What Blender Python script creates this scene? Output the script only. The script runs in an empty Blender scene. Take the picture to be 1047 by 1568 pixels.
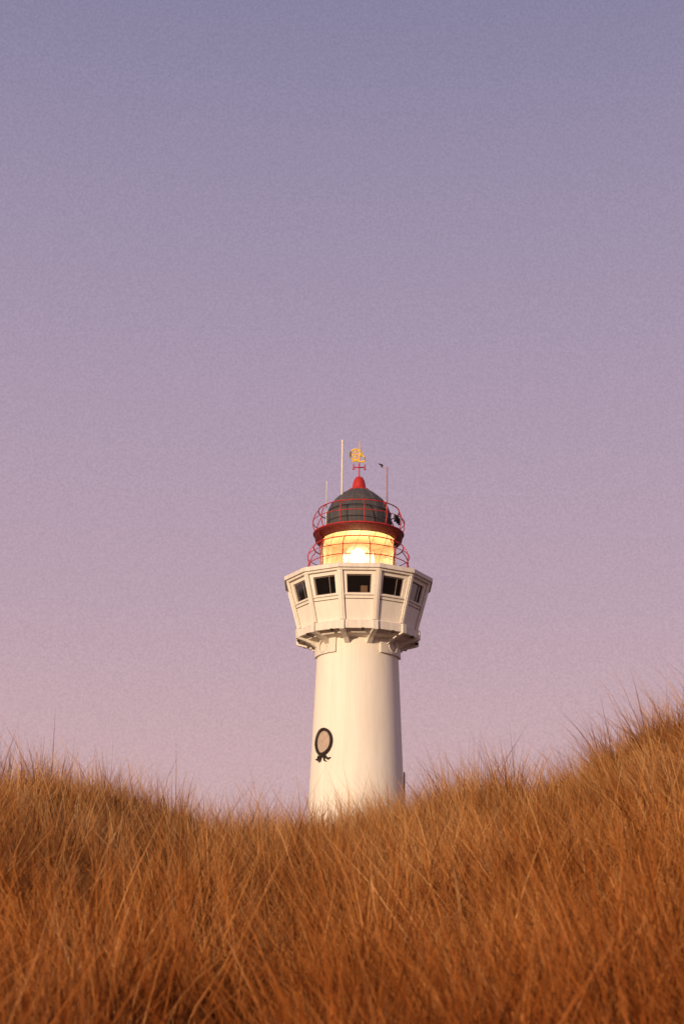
import bpy, math, random
import numpy as np
from mathutils import Vector, Matrix, noise
random.seed(7); np.random.seed(7)
scene=bpy.context.scene
scene.view_settings.view_transform='Standard'
scene.view_settings.look='None'
scene.view_settings.exposure=0

# ------------------------------------------------------------ helpers
def newmat(name):
    m=bpy.data.materials.new(name); m.use_nodes=True
    nt=m.node_tree; b=nt.nodes['Principled BSDF']
    return m,nt,b
def N(nt,t,**k):
    n=nt.nodes.new(t)
    for a,v in k.items(): setattr(n,a,v)
    return n
def ramp(nt,stops):
    r=N(nt,'ShaderNodeValToRGB'); e=r.color_ramp.elements
    e[0].position=stops[0][0]; e[0].color=(*stops[0][1],1)
    e[1].position=stops[-1][0]; e[1].color=(*stops[-1][1],1)
    for p,c in stops[1:-1]:
        x=e.new(p); x.color=(*c,1)
    return r
def paint(name,c1,c2,rough=.55,scale=1.2,streak=True,bump=.15,metal=0,lo=.35,hi=.7):
    m,nt,b=newmat(name)
    tc=N(nt,'ShaderNodeTexCoord'); mp=N(nt,'ShaderNodeMapping')
    mp.inputs['Scale'].default_value=(1,1,.12 if streak else 1)
    nt.links.new(tc.outputs['Object'],mp.inputs[0])
    n=N(nt,'ShaderNodeTexNoise'); n.inputs['Scale'].default_value=scale*2; n.inputs['Detail'].default_value=8; n.inputs['Roughness'].default_value=.65
    nt.links.new(mp.outputs[0],n.inputs['Vector'])
    r=ramp(nt,[(lo,c2),(hi,c1)])
    nt.links.new(n.outputs['Fac'],r.inputs[0]); nt.links.new(r.outputs[0],b.inputs['Base Color'])
    b.inputs['Roughness'].default_value=rough; b.inputs['Metallic'].default_value=metal
    b.inputs['Specular IOR Level'].default_value=.3
    n2=N(nt,'ShaderNodeTexNoise'); n2.inputs['Scale'].default_value=6; n2.inputs['Detail'].default_value=6
    nt.links.new(tc.outputs['Object'],n2.inputs['Vector'])
    bp=N(nt,'ShaderNodeBump'); bp.inputs['Strength'].default_value=bump; bp.inputs['Distance'].default_value=.05
    nt.links.new(n2.outputs['Fac'],bp.inputs['Height']); nt.links.new(bp.outputs[0],b.inputs['Normal'])
    return m
WHITE=paint('white_render',(.84,.755,.66),(.76,.665,.57),.8,1.0,True,.1)
WHITE2=paint('white_concrete',(.80,.71,.63),(.66,.57,.49),.8,1.6,True,.1)
RED=paint('red_paint',(.55,.035,.03),(.36,.02,.02),.5,2)
DRED=paint('dark_red_paint',(.15,.012,.012),(.08,.008,.009),.7,2)
ROOF=paint('slate_grey_roof',(.095,.082,.088),(.052,.045,.048),.85,2)
GOLD=paint('gilded_metal',(.95,.60,.06),(.80,.46,.04),.45,3,metal=0)
BRONZE=paint('dark_bronze',(.05,.03,.02),(.02,.014,.012),.5,4,False)
TAN=paint('tan_medallion',(.54,.41,.33),(.38,.27,.21),.7,3,False)
DARK=paint('dark_interior',(.035,.022,.02),(.02,.014,.012),.8,2,False)
BROWN=paint('brown_interior',(.20,.12,.085),(.10,.06,.045),.8,2,False)
POLE=paint('pale_pole_paint',(.80,.70,.64),(.6,.5,.44),.5,2)
CREAM=paint('cream_blind',(.78,.62,.44),(.60,.42,.26),.8,1.2)

def glassmat(name,tint,gl,rough=.04):
    m=bpy.data.materials.new(name); m.use_nodes=True; nt=m.node_tree; nt.nodes.clear()
    o=N(nt,'ShaderNodeOutputMaterial'); t=N(nt,'ShaderNodeBsdfTransparent'); t.inputs[0].default_value=(*tint,1)
    g=N(nt,'ShaderNodeBsdfGlossy'); g.inputs['Roughness'].default_value=rough
    f=N(nt,'ShaderNodeFresnel'); f.inputs[0].default_value=1.5
    ad=N(nt,'ShaderNodeMath',operation='ADD'); ad.inputs[1].default_value=gl
    nt.links.new(f.outputs[0],ad.inputs[0])
    mx=N(nt,'ShaderNodeMixShader'); nt.links.new(ad.outputs[0],mx.inputs[0]); nt.links.new(t.outputs[0],mx.inputs[1]); nt.links.new(g.outputs[0],mx.inputs[2])
    nt.links.new(mx.outputs[0],o.inputs[0]); return m
CABGLASS=glassmat('cabin_window_glass',(.7,.62,.58),.09)
LANGLASS=glassmat('lantern_glass',(.97,.93,.86),.03)

root=bpy.data.objects.new('lighthouse',None); scene.collection.objects.link(root)
AX=Vector((1.23,99.0,0))
root.location=AX
def mesh_obj(name,verts,faces,mat,smooth=False,parent=root):
    me=bpy.data.meshes.new(name); me.from_pydata([tuple(v) for v in verts],[],faces); me.update()
    if smooth:
        for p in me.polygons: p.use_smooth=True
    ob=bpy.data.objects.new(name,me); scene.collection.objects.link(ob)
    for mm in (mat if isinstance(mat,list) else [mat]): me.materials.append(mm)
    if parent: ob.parent=parent
    return ob
def P(ang,r,z):   # ang degrees: 0 = toward camera (-Y), + = to the right (+X)
    a=math.radians(ang); return Vector((r*math.sin(a),-r*math.cos(a),z))
def lathe(name,prof,mat,n=96,a0=0,smooth=True,closed=False):
    v=[];f=[]
    for r,z in prof:
        for i in range(n): v.append(P(a0+360*i/n,r,z))
    m=len(prof)
    for j in range(m if closed else m-1):
        k=(j+1)%m
        for i in range(n):
            f.append((j*n+i,j*n+(i+1)%n,k*n+(i+1)%n,k*n+i))
    ob=mesh_obj(name,v,f,mat,smooth)
    if smooth:
        mod=ob.modifiers.new('es','EDGE_SPLIT'); mod.split_angle=math.radians(35)
    return ob
class MB:
    def __init__(s): s.v=[];s.f=[]
    def add(s,v,f):
        o=len(s.v); s.v+= [Vector(a) for a in v]; s.f+=[tuple(i+o for i in q) for q in f]
    def tube(s,pts,r,n=8,closed=False):
        pts=[Vector(p) for p in pts]; m=len(pts); vs=[];fs=[]
        for i,p in enumerate(pts):
            if closed: t=pts[(i+1)%m]-pts[i-1]
            else: t=pts[min(i+1,m-1)]-pts[max(i-1,0)]
            t.normalize(); up=Vector((0,0,1)) if abs(t.z)<.9 else Vector((0,1,0))
            a=t.cross(up).normalized(); b=t.cross(a)
            rr=r[i] if isinstance(r,(list,tuple)) else r
            for k in range(n):
                c=2*math.pi*k/n; vs.append(p+a*math.cos(c)*rr+b*math.sin(c)*rr)
        for i in range(m if closed else m-1):
            j=(i+1)%m
            for k in range(n): fs.append((i*n+k,i*n+(k+1)%n,j*n+(k+1)%n,j*n+k))
        if not closed: fs+= [tuple(range(n))[::-1],tuple((m-1)*n+k for k in range(n))]
        s.add(vs,fs)
    def ring(s,R,z,r,n=72,a0=0): s.tube([P(a0+360*i/n,R,z) for i in range(n)],r,8,True)
    def prism(s,quad,off):
        q=[Vector(a) for a in quad]; w=[a+off for a in q]
        s.add(q+w,[(0,1,2,3),(7,6,5,4),(0,4,5,1),(1,5,6,2),(2,6,7,3),(3,7,4,0)])
    def obj(s,name,mat,smooth=False):
        ob=mesh_obj(name,s.v,s.f,mat,smooth)
        if smooth:
            mod=ob.modifiers.new('es','EDGE_SPLIT'); mod.split_angle=math.radians(40)
        return ob

# ------------------------------------------------------------ shaft
ZB=3.5
def RS(z): return 3.23-(z-14.1)*.0388
lathe('shaft',[(RS(ZB),ZB),(RS(10),10),(RS(15),15),(RS(20),20),(RS(24.0),24.0)],WHITE,128)
lathe('plinth',[(RS(4)+.3,3.0),(RS(4)+.3,5.2),(RS(4)+.1,5.4)],WHITE2,96)
def panel(name,c):
    v=[];f=[];na,nz=56,30; a_half=29; z1=23.98
    z0=22.8
    idx={}
    ca,cz,rr=math.copysign(6,-c) if abs(c)<100 else 0,23.38,.46
    for i in range(na+1):
        for j in range(nz+1):
            a=c-a_half+2*a_half*i/na; z=z0+(z1-z0)*j/nz
            dx=math.radians(a-(c+ca))*2.9; d=math.hypot(dx,z-cz)
            off=.16
            if d<rr: off=.02
            idx[i,j]=len(v); v.append(P(a,RS(z)+off,z))
    for i in range(na):
        for j in range(nz): f.append((idx[i,j],idx[i+1,j],idx[i+1,j+1],idx[i,j+1]))
    def edge(lst):
        o=[]
        for (i,j) in lst:
            a=c-a_half+2*a_half*i/na; z=z0+(z1-z0)*j/nz
            o.append(len(v)); v.append(P(a,RS(z)-.05,z))
        for k in range(len(lst)-1): f.append((idx[lst[k]],idx[lst[k+1]],o[k+1],o[k]))
    edge([(i,0) for i in range(na+1)]); edge([(0,j) for j in range(nz+1)]); edge([(na,j) for j in range(nz+1)])
    mesh_obj(name,v,f,WHITE2)
    b=MB()
    pts=[]
    for k in range(40):
        t=2*math.pi*k/40; z=cz+rr*math.sin(t); a=c+ca+math.degrees(rr*math.cos(t)/2.95)
        pts.append(P(a,RS(z)+.17,z))
    b.tube(pts,.045,6,True); b.obj(name+'_moulding',WHITE2,True)
for i,c in enumerate((-60,60,180)): panel('capital_panel_%d'%i,c)

# ------------------------------------------------------------ lower gallery (12 sided)
A0=15
lathe('gallery_rim',[(2.9,23.78),(3.75,23.92),(3.92,24.18),(4.22,24.18),(4.24,24.10),(4.40,24.10),(4.42,24.62),(4.30,24.70),(4.14,24.72)],[WHITE2],12,A0,False)
b=MB()
for k in range(12):
    a=A0+30*k
    t=P(a+90,.17,0)
    prof=[(4.50,24.66),(4.50,24.02),(4.30,23.95),(3.9,23.84),(3.4,23.66),(3.0,23.4),(2.7,23.35),(2.7,24.3),(4.2,24.66)]
    L=[P(a,r,z)-t for r,z in prof]; R=[P(a,r,z)+t for r,z in prof]; n=len(prof)
    b.add(L+R,[tuple(range(n))[::-1],tuple(range(n,2*n))]+[(i,(i+1)%n,n+(i+1)%n,n+i) for i in range(n)])
b.obj('gallery_corbels',WHITE2)
b=MB()
for k in range(12):
    a=30*k+4
    b.tube([P(a,4.2,24.12),P(a,4.2,23.98)],.12,8)
b.obj('soffit_lamps',DARK,True)

# ------------------------------------------------------------ cabin wall with windows
z0,z1=24.72,28.0; R0,R1=4.19,5.10
zs0,zs1=26.50,27.74
def RW(z): return R0+(R1-R0)*(z-z0)/(z1-z0)
wall=MB(); glass=MB(); frames=MB(); ribs=MB(); sill=MB()
def facept(k,s,z,d=0):
    r=RW(z); p=P(A0+30*k,r,z); q=P(A0+30*(k+1),r,z)
    nrm=(P(A0+30*k+15,1,0)); 
    return p.lerp(q,s)-nrm*d
for k in range(12):
    S0,S1=.17,.83
    def q(a,b_,za,zb,d=0): return [facept(k,a,za,d),facept(k,b_,za,d),facept(k,b_,zb,d),facept(k,a,zb,d)]
    for a_,b_,za,zb in ((0,1,z0,zs0),(0,S0,zs0,zs1),(S1,1,zs0,zs1),(0,1,zs1,z1)):
        wall.add(q(a_,b_,za,zb),[(0,1,2,3)])
        wall.add(q(a_,b_,za,zb,.28),[(3,2,1,0)])
    fo=q(S0,S1,zs0,zs1); fi=q(S0,S1,zs0,zs1,.28)
    wall.add(fo+fi,[(0,4,5,1),(1,5,6,2),(2,6,7,3),(3,7,4,0)])
    glass.add(q(S0,S1,zs0,zs1,.16),[(0,1,2,3)])
    nrm=P(A0+30*k+15,1,0)
    w=.025
    for a_,b_,za,zb in ((S0,S0+w,zs0,zs1),(S1-w,S1,zs0,zs1),(S0+w,S1-w,zs0,zs0+.06),(S0+w,S1-w,zs1-.06,zs1)):
        frames.prism(q(a_,b_,za,zb,.11),-nrm*.045)
    if k%3!=2:
        frames.prism(q(.62,.64,zs0+.07,zs1-.07,.115),-nrm*.03)
    zq=26.34
    sill.prism([facept(k,.08,zq,-.02),facept(k,.92,zq,-.02),facept(k,.92,zq+.08,-.02),facept(k,.08,zq+.08,-.02)],nrm*.07)
    a=A0+30*k; t=P(a+90,.19,0); u=P(a,1,0)
    ribs.prism([P(a,R0+.02,z0+.02)-t,P(a,R0+.02,z0+.02)+t,P(a,R1+.02,z1-.02)+t,P(a,R1+.02,z1-.02)-t],u*.09)
    t=P(a+90,.08,0)
    ribs.prism([P(a,R0+.11,z0+.02)-t,P(a,R0+.11,z0+.02)+t,P(a,R1+.11,z1-.02)+t,P(a,R1+.11,z1-.02)-t],u*.05)
wall.obj('cabin_wall',WHITE); glass.obj('cabin_windows',CABGLASS); frames.obj('cabin_window_frames',paint('window_frame_grey',(.30,.22,.19),(.2,.14,.12),.6,2))
ribs.obj('cabin_ribs',WHITE); sill.obj('cabin_sills',WHITE2)
b=MB(); b.ring(4.62,26.12,.018,12,A0); b.obj('cabin_dark_line',BROWN)  # thin dark brown ring around the cabin wall, just below the sills
lathe('cabin_floor',[(.1,25.3),(4.0,25.3)],DARK,12,A0,False)
lathe('cabin_ceiling',[(.1,27.95),(4.9,27.95)],BROWN,12,A0,False)
lathe('cabin_core',[(1.5,25.3),(1.5,27.95)],BROWN,24)
b=MB()
for a,w,h,r in ((6,.45,1.95,3.6),(24,.3,1.6,3.8),(70,.9,1.5,3.0),(-32,.8,1.6,3.2),(140,.7,1.7,3.0)):
    t=P(a+90,w/2,0); u=P(a,1,0)
    b.prism([P(a,r,25.31)-t,P(a,r,25.31)+t,P(a,r,25.31+h)+t,P(a,r,25.31+h)-t],-u*.5)
b.obj('cabin_cupboards',CREAM)
lathe('cabin_roof',[(4.95,27.96),(5.28,27.98),(5.30,28.12),(5.44,28.14),(5.46,28.42),(5.36,28.47),(3.9,28.62),(2.6,28.66)],[WHITE2],12,A0,False)

# ------------------------------------------------------------ lantern
lathe('lantern_base',[(2.85,28.6),(2.85,28.95),(2.74,29.0)],WHITE2,72)
lathe('lantern_glazing',[(2.70,29.0),(2.70,31.58)],LANGLASS,32)
b=MB()
for i in range(16):
    a=22.5*i+4
    b.tube([P(a,2.72,28.98),P(a+11,2.72,30.2),P(a+22.5,2.72,31.55)],.022,6)
for z in (29.8,30.62): b.ring(2.72,z,.016)
b.obj('lantern_glazing_bars',paint('ochre_bars',(.6,.42,.22),(.45,.3,.14),.4,2),True)
v=[];f=[]
for i in range(41):
    a=82+196*i/40
    v+= [P(a,2.55,28.9),P(a,2.55,31.56)]
for i in range(40): f.append((2*i,2*i+2,2*i+3,2*i+1))
mesh_obj('lantern_blind',v,f,CREAM,True)
lathe('lantern_floor',[(.05,28.92),(2.6,28.92)],CREAM,48)
lathe('lantern_ceiling',[(.05,31.57),(2.6,31.57)],CREAM,48)
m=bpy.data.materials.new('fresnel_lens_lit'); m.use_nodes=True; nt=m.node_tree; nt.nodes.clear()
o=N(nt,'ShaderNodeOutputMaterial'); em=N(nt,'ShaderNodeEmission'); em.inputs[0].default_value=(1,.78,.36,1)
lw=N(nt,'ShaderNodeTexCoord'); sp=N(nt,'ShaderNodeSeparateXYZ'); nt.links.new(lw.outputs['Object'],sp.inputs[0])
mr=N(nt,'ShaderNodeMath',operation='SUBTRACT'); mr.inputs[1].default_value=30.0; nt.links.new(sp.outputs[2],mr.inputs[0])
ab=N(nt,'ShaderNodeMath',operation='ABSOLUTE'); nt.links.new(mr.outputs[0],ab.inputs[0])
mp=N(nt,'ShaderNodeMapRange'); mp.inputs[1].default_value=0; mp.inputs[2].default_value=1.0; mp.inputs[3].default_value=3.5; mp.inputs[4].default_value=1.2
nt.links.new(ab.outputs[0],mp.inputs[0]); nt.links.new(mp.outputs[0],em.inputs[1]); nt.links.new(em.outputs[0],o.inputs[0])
LENS=m
prof=[];
for i in range(15):
    z=29.1+.135*i; r=.98*math.sqrt(max(.1,1-((z-30.05)/1.2)**2)); prof+=[(r,z),(r+.05,z+.06)]
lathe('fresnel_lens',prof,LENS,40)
m=bpy.data.materials.new('beacon_lamp_lit'); m.use_nodes=True; nt=m.node_tree; nt.nodes.clear()
o=N(nt,'ShaderNodeOutputMaterial'); em=N(nt,'ShaderNodeEmission'); em.inputs[0].default_value=(1,.88,.62,1); em.inputs[1].default_value=14
nt.links.new(em.outputs[0],o.inputs[0])
b=MB()
for a in (-4,86,176,266):
    c=P(a,1.05,30.0); t=P(a+90,1,0); u=P(a,.07,0)
    ring=[c+t*.55*math.cos(2*math.pi*k/24)+Vector((0,0,.66*math.sin(2*math.pi*k/24))) for k in range(24)]
    b.add(ring+[c+u],[(k,(k+1)%24,24) for k in range(24)])
b.obj('lens_bullseyes',m)
L=bpy.data.lights.new('beacon_light','POINT'); L.energy=260; L.color=(1,.68,.28); L.shadow_soft_size=.3
lo=bpy.data.objects.new('beacon_light',L); scene.collection.objects.link(lo); lo.parent=root; lo.location=(0,-1.5,30.1)

lathe('lantern_gallery',[(2.70,31.6),(2.85,31.62),(3.15,31.84),(3.24,31.88),(3.26,32.02),(2.3,32.06)],DRED,72)
v=[];f=[]
for i in range(57):
    a=62+236*i/56
    v+=[P(a,3.22,31.93),P(a,3.14,31.5),P(a,2.76,31.15)]
for i in range(56):
    f+=[(3*i,3*i+3,3*i+4,3*i+1),(3*i+1,3*i+4,3*i+5,3*i+2)]
mesh_obj('gallery_apron',v,f,DRED,True)
def crail(b,zb,h,Rb,Rm,Rt,n,a0=0,r=.035,zlow=None):
    for i in range(n):
        a=a0+360*i/n; pts=[]
        if zlow: pts.append(P(a,Rb-.05,zlow))
        for k in range(9):
            t=k/8; z=zb+h*t
            R=Rb*(1-t)**2+2*(2*Rm-.5*(Rb+Rt))*t*(1-t)+Rt*t*t
            pts.append(P(a,R,z))
        b.tube(pts,r,6)
    b.ring(Rt,zb+h,r*1.15); b.ring(Rb,zb,r)
    b.ring(Rm,zb+h*.5,r*.8)
b=MB()
crail(b,32.08,1.7,3.15,3.34,2.95,12,6,.036)
b.ring(3.27,32.02,.05)
b.obj('upper_railing',RED,True)
b=MB(); crail(b,29.6,1.4,3.62,3.68,3.25,12,12,.036,28.5)
b.obj('lower_railing',RED,True)

# dome roof
lathe('dome_drum',[(2.36,32.05),(2.40,32.9),(2.34,33.5),(2.38,33.56),(2.30,33.62)],ROOF,64)
dp=[(2.30,33.6),(2.20,33.95),(2.02,34.3),(1.74,34.66),(1.36,35.0),(.95,35.28),(.62,35.46)]
lathe('dome_roof',dp,ROOF,64)
b=MB()
for i in range(16):
    a=22.5*i+8
    b.tube([P(a,2.37,32.1),P(a,2.40,32.9),P(a,2.34,33.5)]+[P(a,r-.01,z) for r,z in dp],.028,6)
b.ring(2.40,32.9,.028); b.ring(2.02,34.3,.025)
b.obj('dome_seams',paint('seam_metal',(.15,.12,.115),(.10,.08,.075),.8,2),True)
lathe('finial_cap',[(.78,35.36),(.74,35.48),(.52,35.6),(.46,35.95),(.40,36.2),(.28,36.42),(.1,36.52),(.001,36.54)],RED,32)

# wind vane
b=MB(); b.tube([P(0,0,36.5),P(0,0,37.5)],.05,8)
b.tube([Vector((-.42,0,37.25)),Vector((.42,0,37.25))],.045,6); b.tube([Vector((0,-.42,37.25)),Vector((0,.42,37.25))],.045,6)
for s in (-1,1):
    b.tube([Vector((s*.42,0,37.05)),Vector((s*.42,0,37.5))],.04,6)
    b.tube([Vector((s*.42-.1,0,37.1)),Vector((s*.42+.1,0,37.1))],.03,6)
b.tube([Vector((0,-.42,37.05)),Vector((0,-.42,37.5))],.04,6)
b.obj('compass_arms',RED,True)
b=MB()
c=Vector((-.30,0,38.25))
b.tube([c+Vector((.36*math.cos(t),0,.42*math.sin(t))) for t in [2*math.pi*k/28 for k in range(28)]],.065,6,True)
b.tube([c+Vector((.19*math.cos(t),0,.22*math.sin(t))) for t in [2*math.pi*k/20 for k in range(20)]],.04,6,True)
b.tube([c+Vector((0,0,-.42)),c+Vector((0,0,.46))],.035,6)
b.tube([c+Vector((-.34,0,0)),c+Vector((.34,0,0))],.035,6)
b.tube([Vector((0,0,37.4)),Vector((.02,0,38.9)),Vector((.02,0,39.4))],[.05,.035,.015],6)
b.tube([Vector((-.55,0,37.68)),Vector((-.2,0,37.78)),Vector((.2,0,37.66)),Vector((.42,0,37.75))],.055,6)
b.tube([Vector((0,0,38.0)),Vector((.22,0,38.35)),Vector((.12,0,38.6)),Vector((-.02,0,38.5))],.05,6)
b.tube([Vector((.1,0,38.3)),Vector((.4,0,38.05)),Vector((.45,0,37.8)),Vector((.15,0,37.7))],.06,6)
b.obj('wind_vane',GOLD,True)

# masts
b=MB()
b.tube([Vector((-1.25,-.9,34.0)),Vector((-1.25,-.9,38.9))],.075,8); b.tube([Vector((-1.25,-.9,38.85)),Vector((-1.25,-.9,39.05))],.1,8)
b.obj('aerial_mast',POLE,True)
b=MB(); b.tube([Vector((-2.35,-1.6,32.2)),Vector((-2.35,-1.6,35.6))],.035,6); b.obj('whip_aerial',POLE,True)
b=MB(); b.tube([Vector((2.02,-1.2,32.2)),Vector((2.02,-1.2,36.9))],.05,8)
b.tube([Vector((2.02,-1.2,36.7)),Vector((1.62,-1.2,36.9))],.012,6); b.obj('instrument_mast',paint('rusty_mast',(.4,.2,.17),(.3,.1,.08),.5,2),True)
b=MB(); b.tube([Vector((1.62,-1.2,36.85)),Vector((1.62,-1.2,37.05))],.05,8)
b.tube([Vector((1.62,-1.2,37.03)),Vector((1.40,-1.2,37.12))],[.08,.03],6); b.tube([Vector((1.62,-1.2,37.03)),Vector((1.72,-1.2,36.95))],[.07,.05],6)
b.obj('anemometer',DARK,True)
b=MB()
for i in range(3):
    b.tube([P(60+i*8,3.0,32.6),P(60+i*8,3.0,33.1)],.09,8)
b.obj('gallery_instruments',DARK,True)

# ------------------------------------------------------------ wreath memorial
aw=-46.5; zc=16.62
def onshaft(dx,dz,off):
    z=zc+dz; r=RS(z); a=aw+math.degrees(dx/r); return P(a,r+off,z)
v=[onshaft(0,0,.06)]; f=[]
for k in range(48):
    t=2*math.pi*k/48; v.append(onshaft(.62*math.cos(t),.74*math.sin(t),.06))
for k in range(48): f.append((0,1+k,1+(k+1)%48))
mesh_obj('memorial_medallion',v,f,TAN)
b=MB()
b.tube([onshaft(.72*math.cos(t),.84*math.sin(t),.1) for t in [2*math.pi*k/60 for k in range(60)]],.08,8,True)
for k in range(70):
    t=2*math.pi*k/70
    for e in (0,1):
        q0=onshaft(.72*math.cos(t),.84*math.sin(t),.16)
        t2=t+.12; rr=1.0+(.14 if e else -.12)
        q1=onshaft(.72*rr*math.cos(t2),.84*rr*math.sin(t2),.13+random.uniform(0,.04))
        b.tube([q0,(q0+q1)/2,q1],[.025,.045,.008],5)
for s in (-1,1):
    b.tube([onshaft(0,-.95,.12),onshaft(s*.3,-1.05,.16),onshaft(s*.5,-1.2,.12),onshaft(s*.72,-1.12,.1)],[.08,.1,.07,.03],6)
    b.tube([onshaft(0,-.98,.12),onshaft(s*.25,-.85,.2),onshaft(s*.36,-1.0,.16),onshaft(s*.08,-1.0,.14)],.05,6)
    b.tube([onshaft(s*.1,-1.0,.12),onshaft(s*.22,-1.3,.1),onshaft(s*.4,-1.36,.08)],[.06,.06,.02],6)
b.obj('memorial_wreath',BRONZE,True)
b=MB(); b.tube([P(88,RS(14)+.08,5),P(88,RS(14.9)+.08,14.9)],.05,6); b.obj('downpipe',DARK,True)

# ------------------------------------------------------------ terrain
HX=[-30,-6.2,-4.1,-3.1,-2.1,-1.15,.23,1.1,2.35,3.4,4.1,4.6,5.2,7,30]
HZ=[4.2,4.24,4.38,3.98,3.68,3.98,4.08,4.30,4.54,4.54,4.60,4.90,4.80,4.85,4.4]
DX=[-30,-5,0,1,3.4,5,8,30]; DY=[25,26,31,31,27,21.5,20,20]
def DR(x): return float(np.interp(x,DX,DY))
def sm(t): t=max(0,min(1,t)); return t*t*(3-2*t)
def H(x,y):
    Hr=float(np.interp(x,HX,HZ)); D=DR(x)
    n=noise.noise(Vector((x*.35,y*.35,3.1)))*.30+noise.noise(Vector((x*1.1,y*1.1,7.7)))*.22
    if y<=0:
        return -.15*sm(-y/20)*1.0+n*.4+ (noise.noise(Vector((x*.02,y*.02,1)))*2*sm(-y/60))
    if y<D:
        t=y/D; base=Hr*t
        if t>.9: base=Hr*(.9+.1*math.sin((t-.9)/.1*math.pi/2)*1.0)
        return base+n*min(1,.3+t)*(.35 if t>.85 else 1)
    d=y-D
    far=noise.noise(Vector((x*.03,y*.03,9)))*.8
    return Hr*(1-sm(d/20))+3.4*sm(d/20)+far*sm(d/40)-.25*math.sin(min(1,d/6)*math.pi/2)*(1-sm(d/20))+n*.25
def axis(a,b,step,far):
    l=list(np.arange(a,b+1e-6,step)); s=step
    hi=[];p=l[-1]
    while p<far: s*=1.22; p+=s; hi.append(p)
    s=step; lo_=[];p=l[0]
    while p>-far: s*=1.22; p-=s; lo_.append(p)
    return lo_[::-1]+l+hi
xs=axis(-16,16,.25,2500); ys=axis(-4,44,.25,2500)
v=[(x,y,H(x,y)) for y in ys for x in xs]; nx=len(xs)
f=[(j*nx+i,j*nx+i+1,(j+1)*nx+i+1,(j+1)*nx+i) for j in range(len(ys)-1) for i in range(nx-1)]
m,nt,bs=newmat('dune_soil')
tc=N(nt,'ShaderNodeTexCoord'); n=N(nt,'ShaderNodeTexNoise'); n.inputs['Scale'].default_value=1.3; n.inputs['Detail'].default_value=10
nt.links.new(tc.outputs['Object'],n.inputs['Vector'])
r=ramp(nt,[(.3,(.03,.012,.006)),(.5,(.08,.03,.012)),(.7,(.16,.075,.03))]); nt.links.new(n.outputs['Fac'],r.inputs[0]); nt.links.new(r.outputs[0],bs.inputs['Base Color'])
bs.inputs['Roughness'].default_value=.95
mesh_obj('dune_ground',v,f,m,True,None)

# ------------------------------------------------------------ marram grass
m=bpy.data.materials.new('marram_grass_straw'); m.use_nodes=True; nt=m.node_tree; nt.nodes.clear()
o=N(nt,'ShaderNodeOutputMaterial'); d=N(nt,'ShaderNodeBsdfDiffuse'); tr=N(nt,'ShaderNodeBsdfTranslucent'); mx=N(nt,'ShaderNodeMixShader'); mx.inputs[0].default_value=.25
at=N(nt,'ShaderNodeAttribute'); at.attribute_name='tone'
rn=N(nt,'ShaderNodeAttribute'); rn.attribute_name='rnd'
geo=N(nt,'ShaderNodeNewGeometry'); n=N(nt,'ShaderNodeTexNoise'); n.inputs['Scale'].default_value=.85; n.inputs['Detail'].default_value=5; n.inputs['Roughness'].default_value=.65
nt.links.new(geo.outputs['Position'],n.inputs['Vector'])
def math_(op,a,bb):
    x=N(nt,'ShaderNodeMath',operation=op)
    for i,s in enumerate((a,bb)):
        if isinstance(s,(int,float)): x.inputs[i].default_value=s
        else: nt.links.new(s,x.inputs[i])
    return x.outputs[0]
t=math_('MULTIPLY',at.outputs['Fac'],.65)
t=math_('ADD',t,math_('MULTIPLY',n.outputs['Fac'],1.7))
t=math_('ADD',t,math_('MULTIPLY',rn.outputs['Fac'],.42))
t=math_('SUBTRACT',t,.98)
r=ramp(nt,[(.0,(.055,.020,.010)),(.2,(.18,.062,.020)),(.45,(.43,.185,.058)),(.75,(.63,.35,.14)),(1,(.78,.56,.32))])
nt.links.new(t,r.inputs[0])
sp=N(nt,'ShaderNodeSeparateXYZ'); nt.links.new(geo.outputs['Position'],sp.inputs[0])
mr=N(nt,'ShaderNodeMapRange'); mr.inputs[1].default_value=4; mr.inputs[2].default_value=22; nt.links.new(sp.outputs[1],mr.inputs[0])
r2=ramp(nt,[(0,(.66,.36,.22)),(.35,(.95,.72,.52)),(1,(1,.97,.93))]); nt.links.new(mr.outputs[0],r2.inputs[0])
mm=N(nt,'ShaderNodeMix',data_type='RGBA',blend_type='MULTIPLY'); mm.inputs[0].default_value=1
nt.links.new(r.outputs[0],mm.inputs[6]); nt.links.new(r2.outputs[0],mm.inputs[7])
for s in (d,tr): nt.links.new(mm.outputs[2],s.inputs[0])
nt.links.new(d.outputs[0],mx.inputs[1]); nt.links.new(tr.outputs[0],mx.inputs[2]); nt.links.new(mx.outputs[0],o.inputs[0])
GRASS=m
coll=bpy.data.collections.new('marram_tufts')
NV=28
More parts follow.
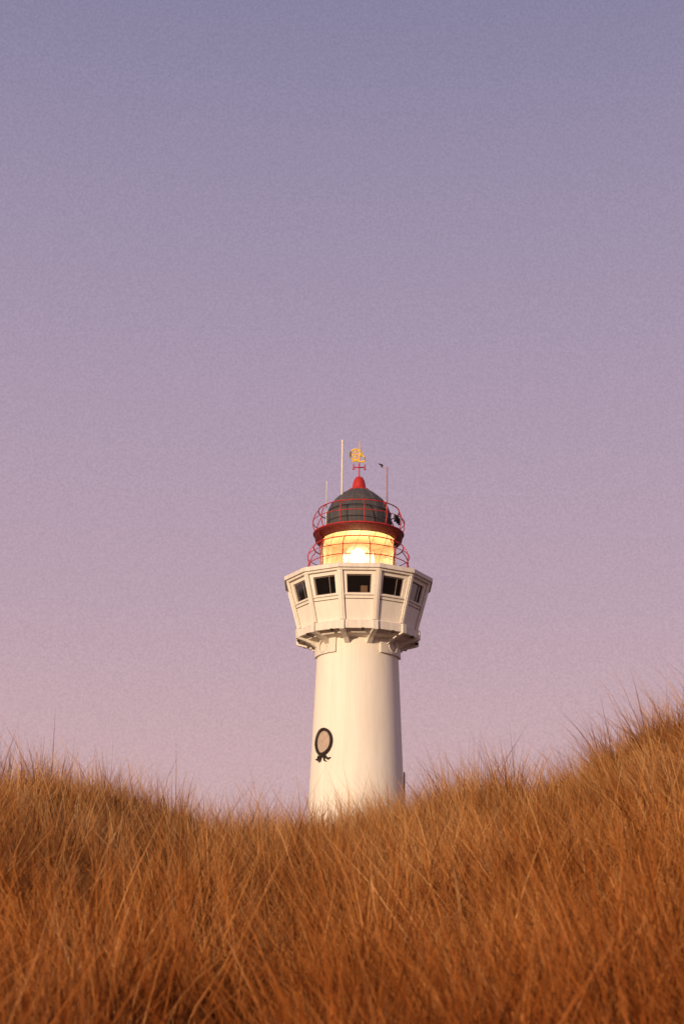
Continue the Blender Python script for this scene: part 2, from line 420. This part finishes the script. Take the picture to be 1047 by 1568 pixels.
for t_i in range(NV):
    V=[];F=[];T=[]
    nb=random.randint(44,70); hs=random.uniform(.75,1.15)
    wl=random.gauss(-.32,.22)
    for k in range(nb):
        rr=.15*math.sqrt(random.random()); a=random.uniform(0,2*math.pi)
        bx,by=rr*math.cos(a),rr*math.sin(a)
        Ln=hs*random.uniform(.25,.62)
        if random.random()<.12: Ln=hs*random.uniform(.75,1.15)
        lean=Vector((math.cos(a),math.sin(a)))*random.uniform(.1,1.1)+Vector((random.gauss(wl,.3),random.gauss(.0,.2)))
        droop=random.uniform(.2,1.7); w=random.uniform(.0022,.0052)
        fa=random.uniform(0,math.pi); wx,wy=math.cos(fa)*w,math.sin(fa)*w
        tone=random.random(); ns=3
        p=Vector((bx,by,-.05)); base=len(V)
        for s in range(ns+1):
            q=s/ns; ww=(1-q**2)*1.0+.08
            V+= [p+Vector((wx*ww,wy*ww,0)),p-Vector((wx*ww,wy*ww,0))]
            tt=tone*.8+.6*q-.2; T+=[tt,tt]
            l2=lean*(.35+droop*q*1.3); dr=Vector((l2.x,l2.y,1.0)).normalized()
            p=p+dr*(Ln/ns)
        for s in range(ns):
            i=base+2*s; F.append((i,i+1,i+3,i+2))
    me=bpy.data.meshes.new('marram_tuft'); me.from_pydata([tuple(x) for x in V],[],F); me.update()
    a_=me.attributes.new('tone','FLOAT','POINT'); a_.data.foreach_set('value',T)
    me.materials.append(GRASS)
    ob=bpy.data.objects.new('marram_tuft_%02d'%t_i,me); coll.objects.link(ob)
pts=[];rot=[];scl=[];idx=[]
area_n=13500
while len(pts)<area_n:
    y=random.uniform(1.6,36); x=random.uniform(-1,1)*(.34*y+2.5)
    if random.random()>(.34*y+2.5)/(.34*36+2.5): continue
    if y>DR(x)+3: continue
    cl=noise.noise(Vector((x*.9,y*.9,20)))+1.0*noise.noise(Vector((x*2.2,y*2.2,50)))
    if random.random()>.50+cl*2.2: continue
    pts.append((x,y,H(x,y)-.02)); rot.append((random.gauss(0,.14),random.gauss(0,.14),random.gauss(0,.9)))
    big=1+.55*noise.noise(Vector((x*.6,y*.6,40)))+.6*noise.noise(Vector((x*1.9,y*1.9,60)))
    edge=.62 if y<3.2 else 1
    scl.append(random.uniform(.65,1.25)*big*edge); idx.append(random.randrange(NV))
me=bpy.data.meshes.new('marram_grass'); me.from_pydata(pts,[],[]); me.update()
a_=me.attributes.new('rot','FLOAT_VECTOR','POINT'); a_.data.foreach_set('vector',np.array(rot,dtype=np.float32).ravel())
a_=me.attributes.new('scl','FLOAT','POINT'); a_.data.foreach_set('value',scl)
a_=me.attributes.new('rnd','FLOAT','POINT'); a_.data.foreach_set('value',np.random.rand(len(pts)).astype(np.float32))
a_=me.attributes.new('idx','INT','POINT'); a_.data.foreach_set('value',idx)
go=bpy.data.objects.new('marram_grass',me); scene.collection.objects.link(go)
ng=bpy.data.node_groups.new('scatter','GeometryNodeTree')
ng.interface.new_socket('Geometry',in_out='INPUT',socket_type='NodeSocketGeometry'); ng.interface.new_socket('Geometry',in_out='OUTPUT',socket_type='NodeSocketGeometry')
gi=ng.nodes.new('NodeGroupInput'); gout=ng.nodes.new('NodeGroupOutput')
ip=ng.nodes.new('GeometryNodeInstanceOnPoints'); ci=ng.nodes.new('GeometryNodeCollectionInfo')
ri=ng.nodes.new('GeometryNodeRealizeInstances')
ci.inputs['Collection'].default_value=coll; ci.inputs['Separate Children'].default_value=True; ci.inputs['Reset Children'].default_value=True
def na(nm,ty):
    x=ng.nodes.new('GeometryNodeInputNamedAttribute'); x.data_type=ty; x.inputs['Name'].default_value=nm; return x.outputs['Attribute']
ng.links.new(gi.outputs[0],ip.inputs['Points']); ng.links.new(ci.outputs[0],ip.inputs['Instance']); ip.inputs['Pick Instance'].default_value=True
ng.links.new(na('idx','INT'),ip.inputs['Instance Index']); ng.links.new(na('rot','FLOAT_VECTOR'),ip.inputs['Rotation']); ng.links.new(na('scl','FLOAT'),ip.inputs['Scale'])
ng.links.new(ip.outputs[0],ri.inputs[0]); ng.links.new(ri.outputs[0],gout.inputs[0])
md=go.modifiers.new('scatter','NODES'); md.node_group=ng

# ------------------------------------------------------------ sky
w=bpy.data.worlds.new('World'); scene.world=w; w.use_nodes=True; nt=w.node_tree; bg=nt.nodes['Background']
SUN_EL=10; SUN_OFF=33   # sun behind the camera, to the left
tc=N(nt,'ShaderNodeTexCoord'); sp=N(nt,'ShaderNodeSeparateXYZ'); nt.links.new(tc.outputs['Generated'],sp.inputs[0])
r=ramp(nt,[(0,(.66,.43,.42)),(.15,(.590,.395,.425)),(.258,(.500,.358,.435)),(.388,(.420,.322,.430)),(.508,(.335,.280,.405)),(.613,(.255,.235,.365)),(1,(.15,.16,.29))])
nt.links.new(sp.outputs[2],r.inputs[0])
sky=N(nt,'ShaderNodeTexSky',sky_type='NISHITA'); sky.sun_disc=False; sky.sun_elevation=math.radians(SUN_EL); sky.sun_rotation=math.radians(180+SUN_OFF)
sc=N(nt,'ShaderNodeMix',data_type='RGBA',blend_type='MULTIPLY'); sc.inputs[0].default_value=1; sc.inputs[7].default_value=(.1,.1,.1,1); nt.links.new(sky.outputs[0],sc.inputs[6])
mx=N(nt,'ShaderNodeMix',data_type='RGBA'); mx.inputs[0].default_value=.05
nt.links.new(r.outputs[0],mx.inputs[6]); nt.links.new(sc.outputs[2],mx.inputs[7])
hz=N(nt,'ShaderNodeTexNoise'); hz.inputs['Scale'].default_value=620; hz.inputs['Detail'].default_value=1
nt.links.new(tc.outputs['Generated'],hz.inputs['Vector'])
hr=ramp(nt,[(.3,(.93,.93,.94)),(.7,(1.07,1.06,1.06))]); nt.links.new(hz.outputs['Fac'],hr.inputs[0])
hm=N(nt,'ShaderNodeMix',data_type='RGBA',blend_type='MULTIPLY'); hm.inputs[0].default_value=1
nt.links.new(mx.outputs[2],hm.inputs[6]); nt.links.new(hr.outputs[0],hm.inputs[7])
nt.links.new(hm.outputs[2],bg.inputs[0]); bg.inputs[1].default_value=1.0
S=bpy.data.lights.new('sun','SUN'); S.energy=4.2; S.angle=math.radians(.6); S.color=(1,.78,.52)
so=bpy.data.objects.new('sun',S); scene.collection.objects.link(so)
a=math.radians(SUN_OFF); e=math.radians(SUN_EL)
src=Vector((-math.sin(a)*math.cos(e),-math.cos(a)*math.cos(e),math.sin(e)))
so.rotation_euler=src.to_track_quat('Z','Y').to_euler(); so.location=src*60+Vector((0,0,20))

# ------------------------------------------------------------ camera
cam=bpy.data.cameras.new('camera'); co=bpy.data.objects.new('camera',cam); scene.collection.objects.link(co); scene.camera=co
cam.sensor_fit='VERTICAL'; cam.sensor_height=36; cam.sensor_width=24; cam.lens=50; cam.clip_end=6000; cam.clip_start=.05
co.matrix_world=Matrix.Translation((0,0,1.6))@Matrix.Rotation(math.radians(108),4,'X')@Matrix.Rotation(math.radians(.7),4,'Z')
cam.dof.use_dof=True; cam.dof.focus_distance=70; cam.dof.aperture_fstop=2.8
